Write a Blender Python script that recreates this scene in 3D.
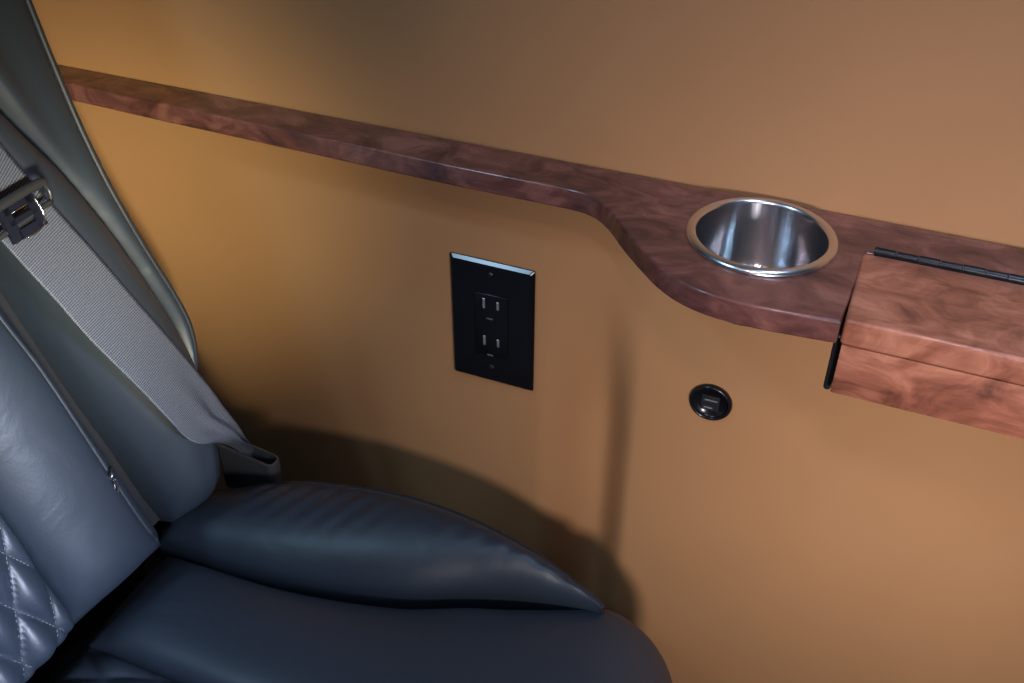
import bpy, bmesh, math, random
from mathutils import Vector, Matrix
random.seed(3)
for o in list(bpy.data.objects): bpy.data.objects.remove(o)
scn = bpy.context.scene
C = scn.collection
PI = math.pi

# ---------------------------------------------------------------- camera
cam = bpy.data.cameras.new('camera'); cam_o = bpy.data.objects.new('camera', cam); C.objects.link(cam_o)
cam.sensor_width = 36; cam.lens = 35.70; cam.clip_start = 0.01
M = Matrix(((0.92138674, -0.23355869, 0.31063937, 0), (0.3886452, 0.55128277, -0.7382697, -.5894), (0.00117918, 0.80096045, 0.5987161, 1.0633), (0, 0, 0, 1)))
cam_o.matrix_world = M
scn.camera = cam_o

# ---------------------------------------------------------------- world, lights, exposure
w = bpy.data.worlds.new('world'); scn.world = w; w.use_nodes = True
w.node_tree.nodes['Background'].inputs[0].default_value = (.55, .66, .85, 1)
w.node_tree.nodes['Background'].inputs[1].default_value = .05
scn.view_settings.view_transform = 'Standard'; scn.view_settings.look = 'None'
scn.view_settings.exposure = 0; scn.view_settings.gamma = 1; scn.view_settings.use_curve_mapping = False

def area(name, loc, target, size, power, col, sy=None, spread=180):
    l = bpy.data.lights.new(name, 'AREA'); l.energy = power; l.color = col; l.size = size
    if sy: l.shape = 'RECTANGLE'; l.size_y = sy
    else: l.shape = 'DISK'
    l.spread = math.radians(spread)
    o = bpy.data.objects.new(name, l); C.objects.link(o); o.location = loc
    d = Vector(target) - Vector(loc); o.rotation_euler = d.to_track_quat('-Z', 'Y').to_euler()
    return o
COOL = (.80, .90, 1.0); WARM = (1, .93, .84)
# unseen lights added for brightness and glints; power per colour channel
LIGHTS = [
('added_spot', (.25, -.75, .92), (-.72, 0, .65), .10, None, 28, (.325, .288, .220)),
('added_overhead', (-.80, -.85, 1.85), (-.3, -.3, .6), .14, None, 180, (2.1, 3.3, 4.5)),  # added for the glint on the outlet bevel
('added_overhead', (.25, -.32, 1.75), (.15, -.1, .75), .10, None, 60, (.27, .38, .56)),  # added to brighten the wooden top
('added_spot', (.25, -.75, .92), (-.64, 0, .62), .10, None, 22, (.095, .092, .048)),
('added_spot', (.27, -.85, .86), (.05, 0, .50), .10, None, 60, (.80, .735, .76)),
('added_spot', (.55, -.52, .86), (-.54, -.36, .56), .20, None, 30, (.62, .70, .93)),  # added to brighten the backrest
('added_side_light', (.85, -1.35, .62), (.2, 0, .50), .35, .35, 180, (.5, .45, .5)),
('added_overhead', (-.02, -.75, 1.5), (-.02, 0, .85), .09, None, 45, (.125, .095, .115)),
('added_overhead', (-.35, -1.25, 1.85), (-.3, -1.2, 0), .04, None, 180, (.22, .25, .30)),  # this and the next two added for streaks in the cup
('added_overhead', (.05, -1.35, 1.85), (.05, -1.3, 0), .04, None, 180, (.30, .34, .40)),
('added_overhead', (.30, -1.15, 1.85), (.3, -1.1, 0), .04, None, 180, (.20, .23, .28)),
]
for (nm, lo, ta, si, sy, sp, pw) in LIGHTS:
    e = max(pw)
    area(nm, lo, ta, si, e, tuple(c / e for c in pw), sy, sp)

# ---------------------------------------------------------------- materials
def mat(name, col=(.5, .5, .5), rough=.5, metal=0, spec=.5, coat=0):
    m = bpy.data.materials.new(name); m.use_nodes = True
    b = m.node_tree.nodes['Principled BSDF']
    b.inputs['Base Color'].default_value = (*col, 1); b.inputs['Roughness'].default_value = rough
    b.inputs['Metallic'].default_value = metal; b.inputs['Specular IOR Level'].default_value = spec
    b.inputs['Coat Weight'].default_value = coat
    return m
class NT:
    def __init__(s, m): s.t = m.node_tree; s.n = s.t.nodes; s.b = s.n['Principled BSDF']
    def new(s, k, **kw):
        n = s.n.new(k)
        for a, v in kw.items():
            if a in n.inputs: n.inputs[a].default_value = v
            else: setattr(n, a, v)
        return n
    def link(s, a, b): s.t.links.new(a, b)
    def coords(s, scale):
        tc = s.new('ShaderNodeTexCoord'); mp = s.new('ShaderNodeMapping'); mp.inputs['Scale'].default_value = scale
        s.link(tc.outputs['Object'], mp.inputs[0]); return mp.outputs[0]
    def noise(s, co, scale, detail=3, rough=.5, dist=0):
        n = s.new('ShaderNodeTexNoise'); n.inputs['Scale'].default_value = scale; n.inputs['Detail'].default_value = detail
        n.inputs['Roughness'].default_value = rough; n.inputs['Distortion'].default_value = dist; s.link(co, n.inputs['Vector']); return n
    def ramp(s, fac, stops):
        r = s.new('ShaderNodeValToRGB'); e = r.color_ramp.elements
        e[0].position, e[0].color = stops[0][0], (*stops[0][1], 1); e[1].position, e[1].color = stops[-1][0], (*stops[-1][1], 1)
        for p, c in stops[1:-1]: x = e.new(p); x.color = (*c, 1)
        s.link(fac, r.inputs[0]); return r
    def bump(s, h, strength, dist, prev=None):
        b = s.new('ShaderNodeBump'); b.inputs['Strength'].default_value = strength; b.inputs['Distance'].default_value = dist
        s.link(h, b.inputs['Height'])
        if prev: s.link(prev.outputs[0], b.inputs['Normal'])
        s.link(b.outputs[0], s.b.inputs['Normal']); return b

# ochre vinyl wall covering
m_wall = mat('ochre_vinyl', (.45, .235, .105), .62, spec=.3)
t = NT(m_wall); co = t.coords((1, 1, 1)); n = t.noise(co, 5, 3)
r = t.ramp(n.outputs[0], [(.3, (.43, .223, .098)), (.7, (.475, .248, .110))]); t.link(r.outputs[0], t.b.inputs['Base Color'])
n2 = t.noise(co, 900, 3); t.bump(n2.outputs[0], .12, .0006)
# stained wood
def wood(name, dark, mid, light, rough):
    m = mat(name, mid, rough, coat=.5); m.node_tree.nodes['Principled BSDF'].inputs['Coat Roughness'].default_value = .12
    t = NT(m); co = t.coords((1, 1.6, 1.6))
    a = t.noise(co, 26, 6, .62, 1.2); c2 = t.coords((6, 60, 60)); g = t.noise(c2, 6, 4, .6, .4)
    mx = t.new('ShaderNodeMix'); mx.data_type = 'FLOAT'; mx.inputs[0].default_value = .16
    t.link(a.outputs[0], mx.inputs[2]); t.link(g.outputs[0], mx.inputs[3])
    r = t.ramp(mx.outputs[0], [(.32, dark), (.5, mid), (.68, light)]); t.link(r.outputs[0], t.b.inputs['Base Color'])
    rr = t.ramp(a.outputs[0], [(.3, (rough + .1,) * 3), (.7, (rough - .06,) * 3)]); t.link(rr.outputs[0], t.b.inputs['Roughness'])
    t.bump(g.outputs[0], .08, .0006)
    return m
m_wood_box = wood('reddish_stained_wood', (.13, .042, .024), (.37, .128, .074), (.60, .25, .15), .36)
m_wood = wood('stained_wood', (.050, .019, .018), (.155, .058, .048), (.31, .13, .10), .30)
# leather
def leather(name, col, rough, fold=0):
    m = mat(name, col, rough, spec=.5)
    t = NT(m); co = t.coords((1, 1, 1)); v = t.new('ShaderNodeTexVoronoi', Scale=520.0); t.link(co, v.inputs['Vector'])
    b1 = t.bump(v.outputs['Distance'], .07, .0006)
    n = t.noise(co, 16, 3, .5, .6); b2 = t.bump(n.outputs[0], .25, .006, b1)
    return m
m_lea = leather('black_leather', (.024, .033, .047), .43)
m_pipe = leather('leather_piping', (.018, .024, .034), .5)
m_thread = mat('grey_thread', (.16, .17, .19), .7)
m_core = mat('black_upholstery_core', (.006, .006, .007), .8)
m_blackpl = mat('black_plastic', (.008, .008, .010), .22)
m_mattpl = mat('matt_black_plastic', (.014, .014, .015), .5)
m_trim = mat('grey_black_plastic', (.06, .062, .068), .45)
m_tongue = mat('dark_navy_plastic', (.005, .007, .016), .40)
m_bar = mat('satin_black_metal', (.07, .072, .08), .34, metal=.6)
m_hinge = mat('black_hinge_metal', (.016, .018, .022), .32, metal=.6)
m_slot = mat('slot_metal', (.55, .57, .62), .35, metal=.7)
m_steelpl = mat('dark_steel', (.10, .105, .12), .3, metal=.9)
m_mark = mat('grey_marking', (.16, .16, .17), .5)
# brushed steel
m_steel = mat('brushed_steel', (.66, .67, .69), .20, metal=1)
t = NT(m_steel); t.b.inputs['Anisotropic'].default_value = .9; t.b.inputs['Anisotropic Rotation'].default_value = .25
tg = t.new('ShaderNodeTangent', direction_type='RADIAL', axis='Z'); t.link(tg.outputs[0], t.b.inputs['Tangent'])
co = t.coords((150, 150, 2)); n = t.noise(co, 1.5, 3); t.bump(n.outputs[0], .25, .0005)
m_rim = mat('polished_steel', (.75, .76, .78), .24, metal=1)
# webbing
m_web = mat('grey_webbing', (.13, .135, .15), .6, spec=.5)
t = NT(m_web); uv = t.new('ShaderNodeUVMap'); mp = t.new('ShaderNodeMapping'); t.link(uv.outputs[0], mp.inputs[0])
mp.inputs['Rotation'].default_value = (0, 0, .0)
wv = t.new('ShaderNodeTexWave', wave_type='BANDS', bands_direction='Y'); wv.inputs['Scale'].default_value = 190; wv.inputs['Distortion'].default_value = 1.2; wv.inputs['Detail'].default_value = 2; wv.inputs['Detail Scale'].default_value = 3
t.link(mp.outputs[0], wv.inputs['Vector'])
wv2 = t.new('ShaderNodeTexWave', wave_type='BANDS', bands_direction='X'); wv2.inputs['Scale'].default_value = 150; wv2.inputs['Distortion'].default_value = .6
t.link(mp.outputs[0], wv2.inputs['Vector'])
mx = t.new('ShaderNodeMix'); mx.data_type = 'FLOAT'; mx.inputs[0].default_value = .22
t.link(wv.outputs[1], mx.inputs[2]); t.link(wv2.outputs[1], mx.inputs[3])
nz = t.noise(mp.outputs[0], 900, 2)
mz = t.new('ShaderNodeMix'); mz.data_type = 'FLOAT'; mz.inputs[0].default_value = .35; t.link(mx.outputs[0], mz.inputs[2]); t.link(nz.outputs[0], mz.inputs[3])
r = t.ramp(mz.outputs[0], [(.2, (.022, .025, .034)), (.8, (.140, .157, .205))]); t.link(r.outputs[0], t.b.inputs['Base Color'])
t.bump(mx.outputs[0], .5, .0006)
m_floor = mat('dark_van_floor', (.03, .028, .026), .6)
t = NT(m_floor); co = t.coords((1, 1, 1)); n = t.noise(co, 60, 4); r = t.ramp(n.outputs[0], [(.3, (.02, .019, .018)), (.7, (.045, .042, .04))]); t.link(r.outputs[0], t.b.inputs['Base Color'])

# ---------------------------------------------------------------- helpers
def link_mesh(name, bm, m, parent=None, smooth=True):
    me = bpy.data.meshes.new(name); bmesh.ops.recalc_face_normals(bm, faces=bm.faces); bm.to_mesh(me); bm.free()
    for p in me.polygons: p.use_smooth = smooth
    o = bpy.data.objects.new(name, me); C.objects.link(o)
    for q in (m if isinstance(m, (list, tuple)) else [m]): me.materials.append(q)
    if parent: o.parent = parent
    return o
def tag(o, label, cat=None, group=None, kind=None):
    if label: o['label'] = label
    if cat: o['category'] = cat
    if group: o['group'] = group
    if kind: o['kind'] = kind
    return o
def empty(name, loc, label, cat, group=None):
    o = bpy.data.objects.new(name, None); C.objects.link(o); o.location = loc; o.empty_display_size = .02
    bpy.context.view_layer.update()
    return tag(o, label, cat, group)
def part(name, bm, m, parent, smooth=True):
    """link as child, keeping world-space vertices (parent is an unrotated empty or mesh at a known spot)"""
    o = link_mesh(name, bm, m, None, smooth); o.parent = parent
    bpy.context.view_layer.update()
    o.matrix_parent_inverse = parent.matrix_world.inverted()
    return o
def autosmooth(o, ang=35):
    me = o.data
    bm = bmesh.new(); bm.from_mesh(me)
    for e in bm.edges:
        e.smooth = not (len(e.link_faces) == 2 and e.calc_face_angle(0) > math.radians(ang))
    bm.to_mesh(me); bm.free(); return o
def box(bm, lo, hi, bev=0, seg=3):
    r = bmesh.ops.create_cube(bm, size=1)
    vs = r['verts']
    for v in vs:
        for i in range(3): v.co[i] = lo[i] + (v.co[i] + .5) * (hi[i] - lo[i])
    if bev:
        es = set(e for v in vs for e in v.link_edges)
        bmesh.ops.bevel(bm, geom=list(es), offset=bev, segments=seg, affect='EDGES', profile=.5)
    return bm
def tube(bm, pts, r, seg=12, closed=False, taper=False):
    pts = [Vector(p) for p in pts]; n = len(pts); rings = []
    T = [(pts[(i + 1) % n] - pts[i - 1]).normalized() if (closed or 0 < i < n - 1) else ((pts[1] - pts[0]) if i == 0 else (pts[-1] - pts[-2])).normalized() for i in range(n)]
    up = T[0].orthogonal().normalized()
    for i in range(n):
        up = (up - T[i] * up.dot(T[i])).normalized(); s = T[i].cross(up)
        rr = r[i] if isinstance(r, (list, tuple)) else r
        rings.append([bm.verts.new(pts[i] + (up * math.cos(a) + s * math.sin(a)) * rr) for a in [2 * PI * k / seg for k in range(seg)]])
    for i in range(n if closed else n - 1):
        A, B = rings[i], rings[(i + 1) % n]
        for k in range(seg): bm.faces.new((A[k], A[(k + 1) % seg], B[(k + 1) % seg], B[k]))
    if not closed: bm.faces.new(rings[0]); bm.faces.new(rings[-1][::-1])
    return bm
def lathe(bm, prof, cx, cy, seg=72, axis='Z'):
    rings = []
    for r, z in prof:
        if r < 1e-6: rings.append([bm.verts.new((cx, cy, z) if axis == 'Z' else (cx, z, cy))])
        else:
            rings.append([bm.verts.new((cx + r * math.cos(a), cy + r * math.sin(a), z) if axis == 'Z' else (cx + r * math.cos(a), z, cy + r * math.sin(a))) for a in [2 * PI * k / seg for k in range(seg)]])
    for A, B in zip(rings, rings[1:]):
        for k in range(seg):
            k2 = (k + 1) % seg
            if len(A) == 1 and len(B) == 1: continue
            if len(A) == 1: bm.faces.new((A[0], B[k], B[k2]))
            elif len(B) == 1: bm.faces.new((A[k], A[k2], B[0]))
            else: bm.faces.new((A[k], A[k2], B[k2], B[k]))
    return bm
def lerp(a, b, t): return a + (b - a) * t
def interp(tab, x):
    """smooth (Catmull-Rom) table lookup"""
    if x <= tab[0][0]: return tab[0][1]
    if x >= tab[-1][0]: return tab[-1][1]
    for i in range(len(tab) - 1):
        if x <= tab[i + 1][0]:
            x0, y0 = tab[i]; x1, y1 = tab[i + 1]; h = x1 - x0; t = (x - x0) / h
            def slope(j):
                if j == 0: return (tab[1][1] - tab[0][1]) / (tab[1][0] - tab[0][0])
                if j == len(tab) - 1: return (tab[-1][1] - tab[-2][1]) / (tab[-1][0] - tab[-2][0])
                return (tab[j + 1][1] - tab[j - 1][1]) / (tab[j + 1][0] - tab[j - 1][0])
            m0, m1 = slope(i) * h, slope(i + 1) * h
            return (2*t**3 - 3*t*t + 1) * y0 + (t**3 - 2*t*t + t) * m0 + (-2*t**3 + 3*t*t) * y1 + (t**3 - t*t) * m1
def sm(a, b, x):
    t = min(1, max(0, (x - a) / (b - a))); return t * t * (3 - 2 * t)
def catmull(P, n=8):
    P = [Vector(p) for p in P]; out = []
    for i in range(len(P) - 1):
        p0 = P[max(0, i - 1)]; p1, p2 = P[i], P[i + 1]; p3 = P[min(len(P) - 1, i + 2)]
        for k in range(n):
            t = k / n
            out.append(.5 * ((2 * p1) + (p2 - p0) * t + (2 * p0 - 5 * p1 + 4 * p2 - p3) * t * t + (3 * p1 - p0 - 3 * p2 + p3) * t ** 3))
    out.append(P[-1]); return out

# ---------------------------------------------------------------- structure
def wall_y(x, z):
    """shallow vertical dip low in the wall, shaped to shade a dark band"""
    d = .029 * sm(.69, .50, z)
    if x < -.177: return d * sm(-.226, -.177, x)
    return d * sm(-.142, -.177, x)  # slope of the dip turned from the lights to go dark
bm = bmesh.new()
nx, nz = 120, 110
X0, X1, Z0, Z1 = -2.2, 1.8, 0, 2.0
gx = [X0 + (-.26 - X0) * i / 30 for i in range(30)] + [-.26 + .16 * i / 50 for i in range(51)] + [-.10 + (X1 + .10) * i / 30 for i in range(1, 31)]
gz = [.45 * i / 10 for i in range(10)] + [.45 + .27 * i / 40 for i in range(41)] + [.72 + (Z1 - .72) * i / 12 for i in range(1, 13)]
G = [[bm.verts.new((x, wall_y(x, z), z)) for z in gz] for x in gx]
for i in range(len(gx) - 1):
    for j in range(len(gz) - 1): bm.faces.new((G[i][j], G[i + 1][j], G[i + 1][j + 1], G[i][j + 1]))
bk = [bm.verts.new(p) for p in ((X0, .05, Z0), (X1, .05, Z0), (X1, .05, Z1), (X0, .05, Z1))]
bm.faces.new(bk)
bm.faces.new([bk[0], bk[3]] + [G[0][j] for j in range(len(gz) - 1, -1, -1)])
bm.faces.new([bk[1], bk[2]] + [G[-1][j] for j in range(len(gz) - 1, -1, -1)])
bm.faces.new([bk[0], bk[1]] + [G[i][0] for i in range(len(gx) - 1, -1, -1)])
bm.faces.new([bk[3], bk[2]] + [G[i][-1] for i in range(len(gx) - 1, -1, -1)])
tag(autosmooth(link_mesh('wall_back', bm, m_wall), 60), 'ochre vinyl covered van wall above and below the wooden rail', kind='structure')
bm = bmesh.new(); box(bm, (-2.2, -2.4, -.04), (1.8, .04, 0))
tag(link_mesh('floor', bm, m_floor, smooth=False), 'dark van floor below the seat', kind='structure')

# ---------------------------------------------------------------- wooden rail shelf with cup bump
SH_T, SH_B, SH_R = .750, .7345, .0020
def spline_shape(name, loops, z0, z1, bev, m):
    cu = bpy.data.curves.new(name, 'CURVE'); cu.dimensions = '2D'; cu.fill_mode = 'BOTH'
    for L in loops:
        s = cu.splines.new('POLY'); s.points.add(len(L) - 1)
        for p, q in zip(s.points, L): p.co = (q[0], q[1], 0, 1)
        s.use_cyclic_u = True
    cu.extrude = (z1 - z0) / 2 - bev; cu.bevel_depth = bev; cu.bevel_resolution = 4; cu.offset = -bev
    o = bpy.data.objects.new(name, cu); C.objects.link(o); o.location.z = (z0 + z1) / 2
    bpy.context.view_layer.update()
    dg = bpy.context.evaluated_depsgraph_get(); me = bpy.data.meshes.new_from_object(o.evaluated_get(dg))
    bpy.data.objects.remove(o); o = bpy.data.objects.new(name, me); C.objects.link(o)
    for v in me.vertices: v.co.z += (z0 + z1) / 2
    me.name = name; me.materials.clear(); me.materials.append(m)
    bm = bmesh.new(); bm.from_mesh(me); bmesh.ops.remove_doubles(bm, verts=bm.verts, dist=1e-5)
    bmesh.ops.recalc_face_normals(bm, faces=bm.faces)
    for f in bm.faces: f.smooth = True
    for e in bm.edges: e.smooth = not (len(e.link_faces) == 2 and e.calc_face_angle(0) > math.radians(30))
    bm.to_mesh(me); bm.free()
    return o
front = [(-1.4, -.022), (-.90, -.024), (-.6211, -.0275), (-.5338, -.0305), (-.40, -.034), (-.28, -.0375), (-.215, -.0375), (-.188, -.0380), (-.1735, -.0420), (-.160, -.0530), (-.1450, -.0710), (-.1300, -.0875), (-.1120, -.1050), (-.0960, -.1150), (-.0780, -.1205), (-.055, -.1220), (-.03, -.1205), (-.0090, -.1185)]
fr = [(p.x, p.y) for p in catmull([(x, y, 0) for x, y in front], 8)]
outl = [(-1.4, -.0006)] + fr + [(-.0050, -.0415), (.9, -.0415), (.9, -.0006)]
CX, CY = -.0660, -.0482
hole = [(CX + .0405 * math.cos(a), CY + .0405 * math.sin(a)) for a in [2 * PI * k / 64 for k in range(64)]]
sh = spline_shape('wall_shelf', [outl, hole], SH_B, SH_T, SH_R, m_wood)
tag(sh, 'dark stained wooden rail shelf on the ochre wall, widening around the steel cup holder', 'shelf')

# ---------------------------------------------------------------- cup holder
cup = empty('cup_holder', (CX, CY, .752), 'round stainless steel cup holder sunk into the wooden shelf', 'cup holder')
bm = bmesh.new()
lathe(bm, [(.0382, .7502), (.0450, .7502), (.0450, .7507), (.0446, .7516), (.0438, .7525), (.0427, .7532), (.0415, .7535), (.0403, .7532), (.0392, .7524), (.0385, .7514), (.0382, .7502)], CX, CY, 96)
part('rim', bm, m_rim, cup)
bm = bmesh.new()
lathe(bm, [(.0379, .7515), (.0374, .745), (.0358, .718), (.0350, .711), (.0325, .7072), (.0295, .7060), (.02, .7055), (0, .7055), (0, .7047), (.02, .7047), (.0298, .7050), (.0333, .7066), (.0357, .710), (.0366, .718), (.0382, .745), (.0386, .7500)], CX, CY, 96)
part('cup', bm, m_steel, cup)

# ---------------------------------------------------------------- storage box with hinged lid
sb = empty('storage_box', (.2, -.08, .70), 'reddish wooden storage box with a hinged lid at the right end of the shelf', 'storage box')
bm = bmesh.new(); box(bm, (-.0060, -.1163, .7003), (.55, -.0005, .7336), .0008, 2)
autosmooth(part('box_body', bm, m_wood_box, sb))
bm = bmesh.new(); box(bm, (-.0072, -.1176, .7343), (.55, -.0440, .7510), .0022, 4)
autosmooth(part('lid', bm, m_wood_box, sb))
bm = bmesh.new()
x = -.0015; k = 0
while x < .54:
    r_ = .00265 if k % 2 == 0 else .0023
    zc = .7522
    tube(bm, [(x, -.0424, zc), (x + .0117, -.0424, zc)], r_, 14); x += .0121; k += 1
box(bm, (-.0015, -.0452, .7510), (.54, -.0428, .7517)); box(bm, (-.0015, -.0415, .7503), (.54, -.0390, .7510))
autosmooth(part('hinge', bm, m_hinge, sb))
bm = bmesh.new(); box(bm, (-.0106, -.108, .6945), (-.0062, -.048, .7338), .002, 3)
autosmooth(part('side_bracket', bm, m_mattpl, sb))

# ---------------------------------------------------------------- power outlet
OX, OZ = -.264, .599
ou = empty('power_outlet', (OX, -.001, OZ), 'black double power outlet with a rectangular cover plate on the wall', 'power outlet')
bm = bmesh.new()
def plate(bm, hw, hh, y0, y1, b, r, seg=5):
    loops = []
    for (ww, hh_, yy) in ((hw, hh, y0), (hw, hh, y0 - (abs(y1 - y0)) * .35), (hw - b, hh - b, y1)):
        L = []
        for qx, qz, a0 in ((1, 1, 0), (-1, 1, 90), (-1, -1, 180), (1, -1, 270)):
            for k in range(seg + 1):
                a = math.radians(a0 + 90 * k / seg)
                L.append(bm.verts.new((OX + qx * (ww - r) + r * math.cos(a), yy, OZ + qz * (hh_ - r) + r * math.sin(a))))
        loops.append(L)
    for A, B in zip(loops, loops[1:]):
        n = len(A)
        for k in range(n): bm.faces.new((A[k], A[(k + 1) % n], B[(k + 1) % n], B[k]))
    bm.faces.new(loops[0]); bm.faces.new(loops[-1])
plate(bm, .0351, .0571, -.0004, -.0038, .0022, .0018)
part('cover_plate', bm, m_blackpl, ou, smooth=False)
bm = bmesh.new(); box(bm, (OX - .0136, -.0054, OZ - .0300), (OX + .0140, -.0034, OZ + .0294), .0009, 3)
autosmooth(part('receptacle', bm, m_blackpl, ou))
for zc in (.0207, -.0147):
    for dx, h in ((-.0053, .0045), (.0064, .0036)):
        bm = bmesh.new(); box(bm, (OX + dx - .0010, -.0058, OZ + zc - h), (OX + dx + .0010, -.0053, OZ + zc + h), .0002, 1)
        part('blade_slot', bm, m_slot, ou, False)
    bm = bmesh.new(); box(bm, (OX - .0030, -.0057, OZ + zc - .0140), (OX + .0020, -.0053, OZ + zc - .0130)); part('ground_mark', bm, m_mark, ou, False)
for zc in (.0468, -.0415):
    bm = bmesh.new(); lathe(bm, [(0, -.0048), (.0012, -.0048), (.0021, -.0043), (.0023, -.0036), (0, -.0036)], OX, OZ + zc, 20, 'Y')
    s_ = part('screw', bm, m_steelpl, ou)
# ---------------------------------------------------------------- usb socket
UX, UZ = -.0877, .5768
us = empty('usb_socket', (UX, -.001, UZ), 'small round black charging socket on the wall below the cup holder', 'charging socket')
bm = bmesh.new()
lathe(bm, [(.0162, -.0004), (.0162, -.0020), (.0155, -.0034), (.0146, -.0040), (.0136, -.0040), (.0130, -.0030), (.0128, -.0016), (0, -.0016), (0, -.0004)], UX, UZ, 56, 'Y')
part('bezel', bm, m_blackpl, us)
bm = bmesh.new(); box(bm, (UX - .0068, -.0031, UZ - .0066), (UX + .0068, -.0015, UZ + .0066), .0004, 2); part('port_block', bm, m_mattpl, us, False)
for zc, hw, dx in ((.0030, .0048, .0004), (-.0040, .0034, -.001)):
    bm = bmesh.new(); box(bm, (UX + dx - hw, -.0036, UZ + zc - .0007), (UX + dx + hw, -.0030, UZ + zc + .0007), .0002, 1); part('port_contact', bm, m_mark, us, False)

# ---------------------------------------------------------------- the seat
YC = -.385
TH = math.radians(17)
UU = Vector((-math.sin(TH), 0, math.cos(TH))); FF = Vector((math.cos(TH), 0, math.sin(TH))); BB = Vector((-.455, 0, .455))
def bp(u, y, w, mir=False):
    if mir: y = 2 * YC - y
    return BB + UU * u + FF * w + Vector((0, y, 0))
seat = empty('van_seat', (-.35, YC, 0), 'black leather reclined van seat with quilted centre beside the wall', 'seat')

def grid_mesh(rows, close=True):
    bm = bmesh.new(); V = [[bm.verts.new(p) for p in r] for r in rows]
    for i in range(len(V) - 1):
        for j in range(len(V[0]) - 1): bm.faces.new((V[i][j], V[i][j + 1], V[i + 1][j + 1], V[i + 1][j]))
    return bm
def pillow(name, fn, nt, ns, m, parent, depth_vec, depth, H, p=2.6, endp=(.1, .1), extra=None, flip=False):
    """fn(t, s) -> (base point, normal); dome height H(t) over an outline, plus a skirt going back"""
    rows = []
    for i in range(nt + 1):
        t = i / nt; row = []
        for j in range(ns + 1):
            s = .5 - .5 * math.cos(PI * j / ns)
            s = .35 * (j / ns) + .65 * s
            P, N = fn(t, s)
            q = abs(2 * s - 1) ** p; dome = math.sqrt(max(0, 1 - q))
            e = 1
            if endp[0] and t < endp[0]: e *= math.sqrt(max(0, 1 - (1 - t / endp[0]) ** 2))
            if endp[1] and t > 1 - endp[1]: e *= math.sqrt(max(0, 1 - (1 - (1 - t) / endp[1]) ** 2))
            h = (H(t, s) if callable(H) else H) * dome * e
            if extra: h += extra(t, s, P) * dome * e
            row.append(P + N * h)
        rows.append(row)
    bm = bmesh.new(); V = [[bm.verts.new(p_) for p_ in r] for r in rows]
    for i in range(nt):
        for j in range(ns): bm.faces.new((V[i][j], V[i][j + 1], V[i + 1][j + 1], V[i + 1][j]))
    ring = [V[0][j] for j in range(ns + 1)] + [V[i][ns] for i in range(1, nt + 1)] + [V[nt][j] for j in range(ns - 1, -1, -1)] + [V[i][0] for i in range(nt - 1, 0, -1)]
    low = [bm.verts.new(v.co + depth_vec * depth) for v in ring]
    n = len(ring)
    for k in range(n): bm.faces.new((ring[k], low[k], low[(k + 1) % n], ring[(k + 1) % n]))
    bm.faces.new(low)
    return part(name, bm, m, parent)

UB, UT = .018, .70
wing_out = [(.10, -.122), (.115, -.113), (.13, -.1045), (.15, -.0990), (.18, -.1000), (.208, -.1035), (.25, -.1070), (.283, -.1080), (.33, -.1060), (.40, -.0985), (.50, -.085), (.70, -.095)]
wing_in = [(.10, -.124), (.15, -.114), (.19, -.118), (.222, -.123), (.255, -.130), (.30, -.143), (.34, -.160), (.40, -.180), (.70, -.190)]
bol_out = [(.018, -.148), (.028, -.134), (.037, -.1320), (.055, -.1265), (.08, -.1180), (.12, -.1120), (.15, -.1110), (.19, -.1150), (.222, -.1200), (.255, -.127), (.30, -.140), (.34, -.157), (.40, -.178), (.70, -.188)]
g2b = [(.018, -.196), (.05, -.199), (.094, -.202), (.143, -.207), (.202, -.211), (.256, -.215), (.32, -.223), (.40, -.234), (.70, -.244)]
g2 = [(.018, -.183), (.05, -.187), (.094, -.190), (.143, -.195), (.202, -.199), (.256, -.202), (.32, -.210), (.40, -.222), (.70, -.232)]
cord = [(.018, -.208), (.04, -.213), (.098, -.2165), (.19, -.2210), (.24, -.227), (.40, -.238), (.70, -.248)]
quil = [(.018, -.290), (.115, -.290), (.40, -.292), (.70, -.292)]
crease = [(.20, -.128), (.28, -.141), (.31, -.1465), (.364, -.1460), (.45, -.142), (.70, -.142)]

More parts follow.
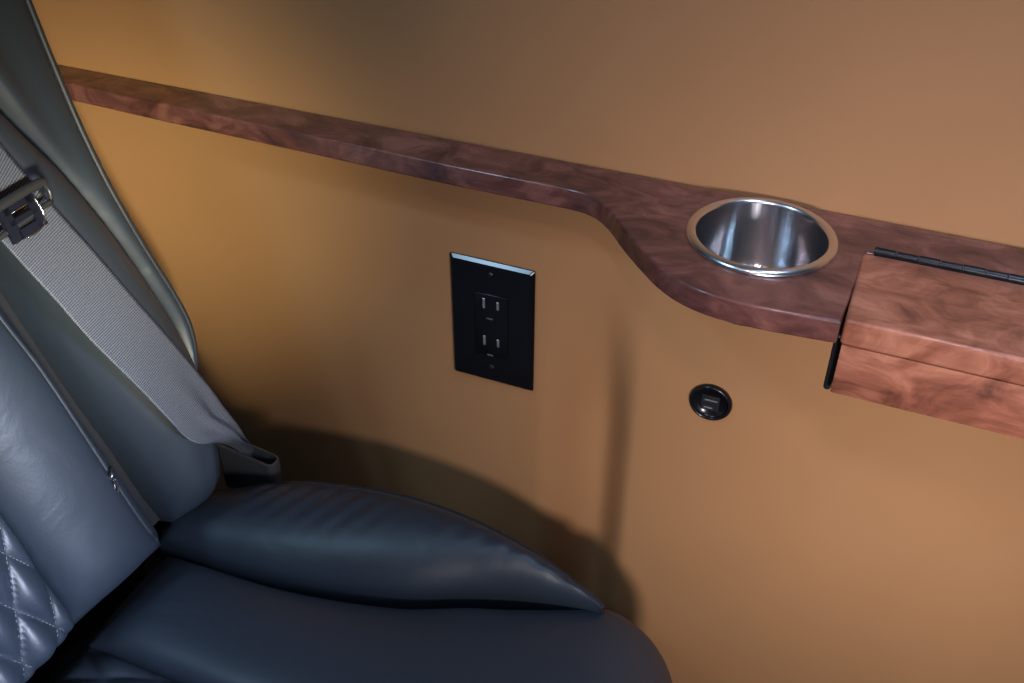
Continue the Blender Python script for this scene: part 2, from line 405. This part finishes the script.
for mir in (False, True):
    def mk(tabL, tabR, wl, wr, u0, u1):
        def fn(t, s):
            u = lerp(u0, u1, t)
            y = lerp(interp(tabL, u), interp(tabR, u), s)
            return bp(u, y, lerp(wl(u), wr(u), s), mir), FF
        return fn
    k_ = -FF
    # outer wing: a concave panel from the seam out to the piped edge
    pillow('wing_panel', mk(wing_out, wing_in, lambda u: .018, lambda u: .008, .10, .70), 90, 16, m_lea, seat, k_, .075,
           lambda t, s: .010, 2.2, (.05, .1), extra=lambda t, s, P: .012 * math.exp(-((s - .72) / .16) ** 2) * sm(.28, .5, t))
    pillow('back_bolster', mk(bol_out, g2, lambda u: .006, lambda u: .002, UB, UT), 110, 26, m_lea, seat, k_, .07,
           lambda t, s: .043 - .013 * sm(.14, 0, t), 2.0, (.05, .1),
           extra=lambda t, s, P: .0022 * math.sin(s * 17 + t * 14) * sm(.16, .03, t) * sm(.62, .35, s))
    pillow('seam_roll', mk(g2b, cord, lambda u: -.006, lambda u: .010, UB, UT), 90, 10, m_lea, seat, k_, .06, .0065, 2.2, (.03, .1))
    pillow('back_side_panel', mk(cord, quil, lambda u: .010, lambda u: -.002, UB, UT), 100, 24, m_lea, seat, k_, .07, .019, 2.2, (.05, .1))
    # piping along the wing
    P_ = [bp(u, interp(wing_out, u) + .0012, .020, mir) for u in [.098 + (.70 - .098) * k / 90 for k in range(91)]]
    bm = bmesh.new(); tube(bm, P_, .0026, 10); part('wing_piping', bm, m_pipe, seat)
    P_ = [bp(u, interp(cord, u), .0135, mir) for u in [.03 + (.69 - .03) * k / 90 for k in range(91)]]
    bm = bmesh.new(); tube(bm, P_, .0022, 10); zc_ = part('zipper_cord', bm, m_pipe, seat)
    if not mir: zip_cord = zc_

# zipper pull, wall side
bm = bmesh.new()
p0 = bp(.098, -.2185, .0175)
def pt(du, dy, dw): return bp(.098 + du, -.2185 + dy, .0175 + dw)
tube(bm, [pt(.004, .004, 0), pt(-.001, 0, .001), pt(-.004, -.003, .001)], [.0012, .0026, .0016], 8)
L = [pt(-.003, -.001, .002), pt(-.008, -.0035, .003), pt(-.014, -.005, .002), pt(-.018, -.0055, 0), pt(-.017, -.003, 0), pt(-.012, -.0015, .002), pt(-.006, .0005, .002), pt(-.003, -.001, .002)]
tube(bm, L, .0008, 8)
tag(part('zipper_pull', bm, m_steelpl, zip_cord), 'small dark metal zipper pull')

# quilted centre of the backrest
def quilt(u, v):
    a = (u - .0685) / .068; b = v / .0319
    s1 = abs(math.sin(PI * (a + b))); s2 = abs(math.sin(PI * (a - b)))
    return (s1 * s2) ** .62
def fnq(t, s):
    u = lerp(UB, UT, t); y = lerp(-.290, 2 * YC + .290, s); return bp(u, y, -.002), FF
qi = pillow('quilted_back_insert', fnq, 340, 96, m_lea, seat, -FF, .07, .010, 8, (.02, .05),
       extra=lambda t, s, P: .0085 * quilt((P - BB).dot(UU), P.y - YC))
# stitching beads along the quilt lines
bm = bmesh.new()
def qsurf(u, y):
    s = (y + .290) / (2 * YC + .58); t = (u - UB) / (UT - UB)
    if not (.03 < s < .97 and .012 < t < .96): return None
    dome = math.sqrt(max(0, 1 - abs(2 * s - 1) ** 8)); e = math.sqrt(max(0, 1 - (1 - t / .02) ** 2)) if t < .02 else 1
    return bp(u, y, -.002 + .010 * dome * e + .0010)
for sg in (1, -1):
    for k in range(-5, 15):
        d = -.094
        while d < .094:
            f_ = lambda q: .0685 + .068 * (k + sg * q / .0319)
            if abs(math.sin(PI * 2 * d / .0319)) > .15:
                A, B_ = qsurf(f_(d), YC + d), qsurf(f_(d + .0009), YC + d + .0009)
                if A and B_: tube(bm, [A, B_], .00035, 5)
            d += .0014
tag(part('quilt_stitching', bm, m_thread, qi), 'grey stitching')
# shell of the backrest
bm = bmesh.new()
rows = []
shell = [(.01, .06), (.05, .045), (.12, .022), (.2, .018), (.45, .014), (.69, .02), (.715, .05)]
for (u, inset) in [(.012, .075), (.02, .055), (.05, .045), (.10, .033), (.14, .014), (.2, .0155), (.33, .0150), (.5, .001), (.66, .012), (.70, .03), (.715, .07)]:
    ya = -.088 - inset; yb = 2 * YC - ya; row = []
    for (f, w_) in ((0, -.045), (.01, -.075), (.05, -.10), (.3, -.115), (.7, -.115), (.95, -.10), (.99, -.075), (1, -.045)):
        row.append(bp(u, lerp(ya, yb, f), w_))
    for f in (.995, .97, .03, .005): row.append(bp(u, lerp(ya, yb, f), -.012 - (.03 if u < .02 or u > .71 else 0)))
    rows.append(row)
V = [[bm.verts.new(p) for p in r] for r in rows]
for i in range(len(V) - 1):
    n = len(V[0])
    for j in range(n): bm.faces.new((V[i][j], V[i][(j + 1) % n], V[i + 1][(j + 1) % n], V[i + 1][j]))
bm.faces.new(V[0]); bm.faces.new(V[-1])
autosmooth(part('backrest_shell', bm, m_core, seat), 50)

# ---- cushion
ZV = Vector((0, 0, 1))
pipe_y = [(-.50, -.128), (-.462, -.124), (-.42, -.108), (-.38, -.0985), (-.31, -.0915), (-.25, -.0915), (-.19, -.0985), (-.155, -.1060), (-.135, -.1110), (-.126, -.1150)]
pipe_z = [(-.50, .438), (-.462, .447), (-.42, .4575), (-.38, .4650), (-.31, .4725), (-.25, .4720), (-.19, .4660), (-.155, .4570), (-.135, .4520), (-.126, .4485)]
bg_y = [(-.50, -.184), (-.42, -.183), (-.35, -.176), (-.27, -.157), (-.22, -.135), (-.19, -.1240), (-.15, -.1165), (-.126, -.1155)]
def my(y, mir): return 2 * YC - y if mir else y
XR = -.466
for mir in (False, True):
    def fnb(t, s):
        x = lerp(-.482, -.126, t); yo, zo = interp(pipe_y, x), interp(pipe_z, x); yi = interp(bg_y, x)
        y = lerp(yo, yi, s); z = lerp(zo, .440, s ** 1.15)
        N = Vector((.0, -.30 * (-1 if mir else 1), 1)).normalized()
        return Vector((x, my(y, mir), z)), N
    def wr(t, s, P):
        # puckers near the piping
        a = math.exp(-(s / .33) ** 2)
        return a * (.0017 * math.sin(P.x * 330 + 900 * s * .02) * sm(-.45, -.40, P.x) * (sm(-.26, -.34, P.x)) + .0011 * math.sin(P.x * 300 + 8 * s) * sm(-.29, -.24, P.x))
    pillow('cushion_bolster', fnb, 160, 30, m_lea, seat, -ZV, .05, lambda t, s: .022 * (1 - .45 * sm(.75, 1, t)), 2.2, (.05, .0), extra=wr)
    P_ = [Vector((x, my(interp(pipe_y, x) + .0008, mir), interp(pipe_z, x) + .0006)) for x in [-.478 + (.478 - .127) * k / 80 for k in range(81)]]
    bm = bmesh.new(); tube(bm, P_, .0032, 10); part('cushion_piping', bm, m_pipe, seat)
# main cushion: one wrap-over panel per side, running over the front edge
def cush_surface(x, y, zt=.447):
    return zt
def front_path(p, r=.055, xf=-.070, ztop=.440):
    """p = distance along the top from the rear; the path bends down over the front edge"""
    Lf = (xf - r) - XR
    if p <= Lf: return XR + p, ztop, Vector((0, 0, 1))
    a = (p - Lf) / r
    if a <= PI / 2: return xf - r + r * math.sin(a), ztop - r + r * math.cos(a), Vector((math.sin(a), 0, math.cos(a)))
    return xf, ztop - r - (p - Lf - r * PI / 2), Vector((1, 0, 0))
PL = (-.070 - .055 - XR) + .055 * PI / 2 + .05
out_y = [(-.50, -.192), (-.42, -.191), (-.35, -.186), (-.27, -.168), (-.22, -.146), (-.19, -.135), (-.15, -.118), (-.126, -.1065), (-.105, -.1010)]
for mir in (False, True):
    def fnm(t, s):
        x, z, N = front_path(t * PL)
        if t * PL <= .341: yo = interp(out_y, x)
        else:
            a = (t * PL - .341) / (PL - .341); yo = -.1065 - .022 * sm(0, 1, a)
        y = lerp(yo, -.283, s)
        return Vector((x, my(y, mir), z)), N
    pillow('cushion_side_panel', fnm, 130, 34, m_lea, seat, Vector((-.3, 0, -1)).normalized(), .05, .018, 2.6, (.10, .03))
def fni(t, s):
    x, z, N = front_path(t * PL); y = lerp(-.283, 2 * YC + .283, s); return Vector((x, y, z - .004)), N
pillow('quilted_cushion_insert', fni, 300, 90, m_lea, seat, Vector((-.3, 0, -1)).normalized(), .05, .012, 6, (.10, .02),
       extra=lambda t, s, P: .007 * quilt(t * PL, P.y - YC))
# base of the cushion (core) and pedestal
bm = bmesh.new(); box(bm, (-.53, 2 * YC + .118, .30), (-.075, -.118, .418), .02, 4); autosmooth(part('cushion_base', bm, m_core, seat))
bm = bmesh.new(); box(bm, (-.47, 2 * YC + .19, .035), (-.15, -.19, .30), .012, 3); box(bm, (-.52, 2 * YC + .15, 0.0), (-.10, -.15, .035), .006, 2); autosmooth(part('seat_pedestal', bm, m_mattpl, seat))
# recliner bracket that ties backrest to cushion
for y in (-.150, 2 * YC + .150):
    bm = bmesh.new(); box(bm, (-.56, y - .006, .32), (-.50, y + .006, .50), .004, 2); autosmooth(part('recliner_bracket', bm, m_mattpl, seat))

# ---------------------------------------------------------------- seat belt
belt = empty('seat_belt', (-.44, -.12, .45), 'grey woven seat belt hanging across the black seat bolster into a plastic sleeve', 'seat belt')
Lp = [(-0.505, -0.262, 0.9), (-0.496, -0.2388, 0.801), (-0.4899, -0.234, 0.7744), (-0.479, -0.223, 0.7318), (-0.4696, -0.215, 0.7012), (-0.4593, -0.2071, 0.6675), (-0.4459, -0.1936, 0.6238), (-0.4329, -0.1806, 0.5812), (-0.4298, -0.1726, 0.5642), (-0.4223, -0.1554, 0.5465), (-.4490, -.0985, .4790), (-.4520, -.0965, .4500)]
Rp = [(-0.52, -0.222, 0.92), (-0.5049, -0.204, 0.8304), (-0.4961, -0.197, 0.7946), (-0.4816, -0.1812, 0.7405), (-0.4735, -0.1701, 0.7071), (-0.4631, -0.1595, 0.6697), (-0.4532, -0.1457, 0.6271), (-0.4424, -0.1312, 0.578), (-0.4386, -0.1252, 0.5517), (-0.437, -0.1152, 0.5192), (-.4510, -.0945, .4830), (-.4550, -.0945, .4500)]
Lc, Rc = catmull(Lp, 12), catmull(Rp, 12)
bm = bmesh.new(); uvl = bm.loops.layers.uv.new('UVMap')
NS = 20; n = len(Lc); top, bot = [], []
dist = 0; ds = [0]
for i in range(1, n): dist += ((Lc[i] + Rc[i] - Lc[i - 1] - Rc[i - 1]) / 2).length; ds.append(dist)
for i in range(n):
    a, b = Lc[i], Rc[i]; T = ((Lc[min(n - 1, i + 1)] + Rc[min(n - 1, i + 1)]) - (Lc[max(0, i - 1)] + Rc[max(0, i - 1)])).normalized()
    N = (b - a).cross(T).normalized()
    if N.x < 0: N = -N
    q = i / (n - 1); A = sm(.55, .85, q) * (1 - .75 * sm(.88, 1, q))
    rt, rb = [], []
    for j in range(NS + 1):
        s = j / NS
        fold = A * (.0075 * math.exp(-((s - .55) / .13) ** 2) - .004 * math.exp(-((s - .78) / .1) ** 2) + .004 * math.exp(-((s - .95) / .1) ** 2) - .006 * math.exp(-(s / .18) ** 2))
        edge = .00055
        P = a.lerp(b, s) + N * fold
        rt.append(bm.verts.new(P + N * edge)); rb.append(bm.verts.new(P - N * edge))
    top.append(rt); bot.append(rb)
def fuv(vs, uvs):
    f = bm.faces.new(vs)
    for l, uv in zip(f.loops, uvs): l[uvl].uv = uv
for i in range(n - 1):
    for j in range(NS):
        u4 = [(j / NS * .047, ds[i]), ((j + 1) / NS * .047, ds[i]), ((j + 1) / NS * .047, ds[i + 1]), (j / NS * .047, ds[i + 1])]
        fuv((top[i][j], top[i][j + 1], top[i + 1][j + 1], top[i + 1][j]), u4); fuv((bot[i][j], bot[i + 1][j], bot[i + 1][j + 1], bot[i][j + 1]), [u4[0], u4[3], u4[2], u4[1]])
    for j in (0, NS):
        uu = j / NS * .047; fuv((top[i][j], top[i + 1][j], bot[i + 1][j], bot[i][j]), [(uu, ds[i]), (uu, ds[i + 1])] * 2)
for i in (0, n - 1):
    for j in range(NS): fuv((top[i][j], top[i][j + 1], bot[i][j + 1], bot[i][j]), [(j / NS * .047, ds[i])] * 4)
part('webbing', bm, m_web, belt)
# latch plate
bm = bmesh.new()
def lp(u, y, w=.072): return bp(u, y - .0055 if y > -.23 else y - .003, w)
tube(bm, catmull([lp(.309, -.237), lp(.3095, -.212), lp(.3095, -.190), lp(.308, -.1865)], 4), .0032, 12)
tube(bm, catmull([lp(.309, -.1875, .0715), lp(.303, -.1845, .071), lp(.2965, -.1865, .071)], 5), .0017, 10)
tube(bm, catmull([lp(.309, -.2365, .0715), lp(.303, -.2395, .071), lp(.294, -.2375, .071)], 5), .0017, 10)
tube(bm, catmull([lp(.2965, -.1865, .071), lp(.295, -.211, .0715), lp(.294, -.2375, .071)], 5), .0019, 10)
lat = part('latch_plate', bm, m_bar, belt)
# tongue: rounded plate with two slots, made as a ring of strips
bm = bmesh.new()
def bar(a0, a1, b0, b1, w0=.0715, w1=.0745):
    vs = [bm.verts.new(bp(u, y - .0055, ww)) for ww in (w0, w1) for (u, y) in ((a0, b0), (a1, b0), (a1, b1), (a0, b1))]
    for f in ((0, 1, 2, 3), (4, 5, 6, 7), (0, 1, 5, 4), (1, 2, 6, 5), (2, 3, 7, 6), (3, 0, 4, 7)): bm.faces.new([vs[i] for i in f])
bar(.3030, .3085, -.2215, -.2000); bar(.2965, .2995, -.2215, -.2000); bar(.2870, .2925, -.2190, -.2020)
bar(.2870, .3085, -.2250, -.2175); bar(.2870, .3085, -.2045, -.1985)
bmesh.ops.remove_doubles(bm, verts=bm.verts, dist=1e-6)
tg_ = part('tongue', bm, m_tongue, lat, False)
bm = bmesh.new(); tube(bm, catmull([lp(.304, -.1985, .0745), lp(.294, -.1982, .0745), lp(.2885, -.2010, .0745), lp(.2865, -.206, .0745), lp(.2865, -.216, .0745)], 5), .0006, 8)
tube(bm, catmull([lp(.3035, -.2175, .0748), lp(.3035, -.2045, .0748)], 3), .0005, 8)
tag(part('tongue_edge', bm, m_steel, lat), 'bright metal edge')
# plastic sleeve the belt drops into
bm = bmesh.new()
def sleeve_ring(xa, xb, ya, yb, za, zb, r, n=5):
    L = []
    for cx, cy, a0 in ((xb - r, yb - r, 0), (xa + r, yb - r, 90), (xa + r, ya + r, 180), (xb - r, ya + r, 270)):
        for k in range(n + 1):
            a = math.radians(a0 + 90 * k / n); x = cx + r * math.cos(a); y = cy + r * math.sin(a)
            L.append(bm.verts.new((x, y, za + (zb - za) * (x - xa) / (xb - xa))))
    return L
rings = [sleeve_ring(-.480, -.4225, -.1010, -.0860, .430, .430, .006), sleeve_ring(-.480, -.4225, -.1010, -.0860, .4800, .4720, .006),
         sleeve_ring(-.4792, -.4233, -.1002, -.0868, .4808, .4728, .0055), sleeve_ring(-.4780, -.4245, -.0990, -.0880, .4805, .4725, .0045), sleeve_ring(-.4780, -.4245, -.0990, -.0880, .445, .445, .0045)]
for A, B_ in zip(rings, rings[1:]):
    n_ = len(A)
    for k in range(n_): bm.faces.new((A[k], A[(k + 1) % n_], B_[(k + 1) % n_], B_[k]))
bm.faces.new(rings[0]); bm.faces.new(rings[-1])
autosmooth(part('belt_sleeve', bm, m_trim, belt), 40)
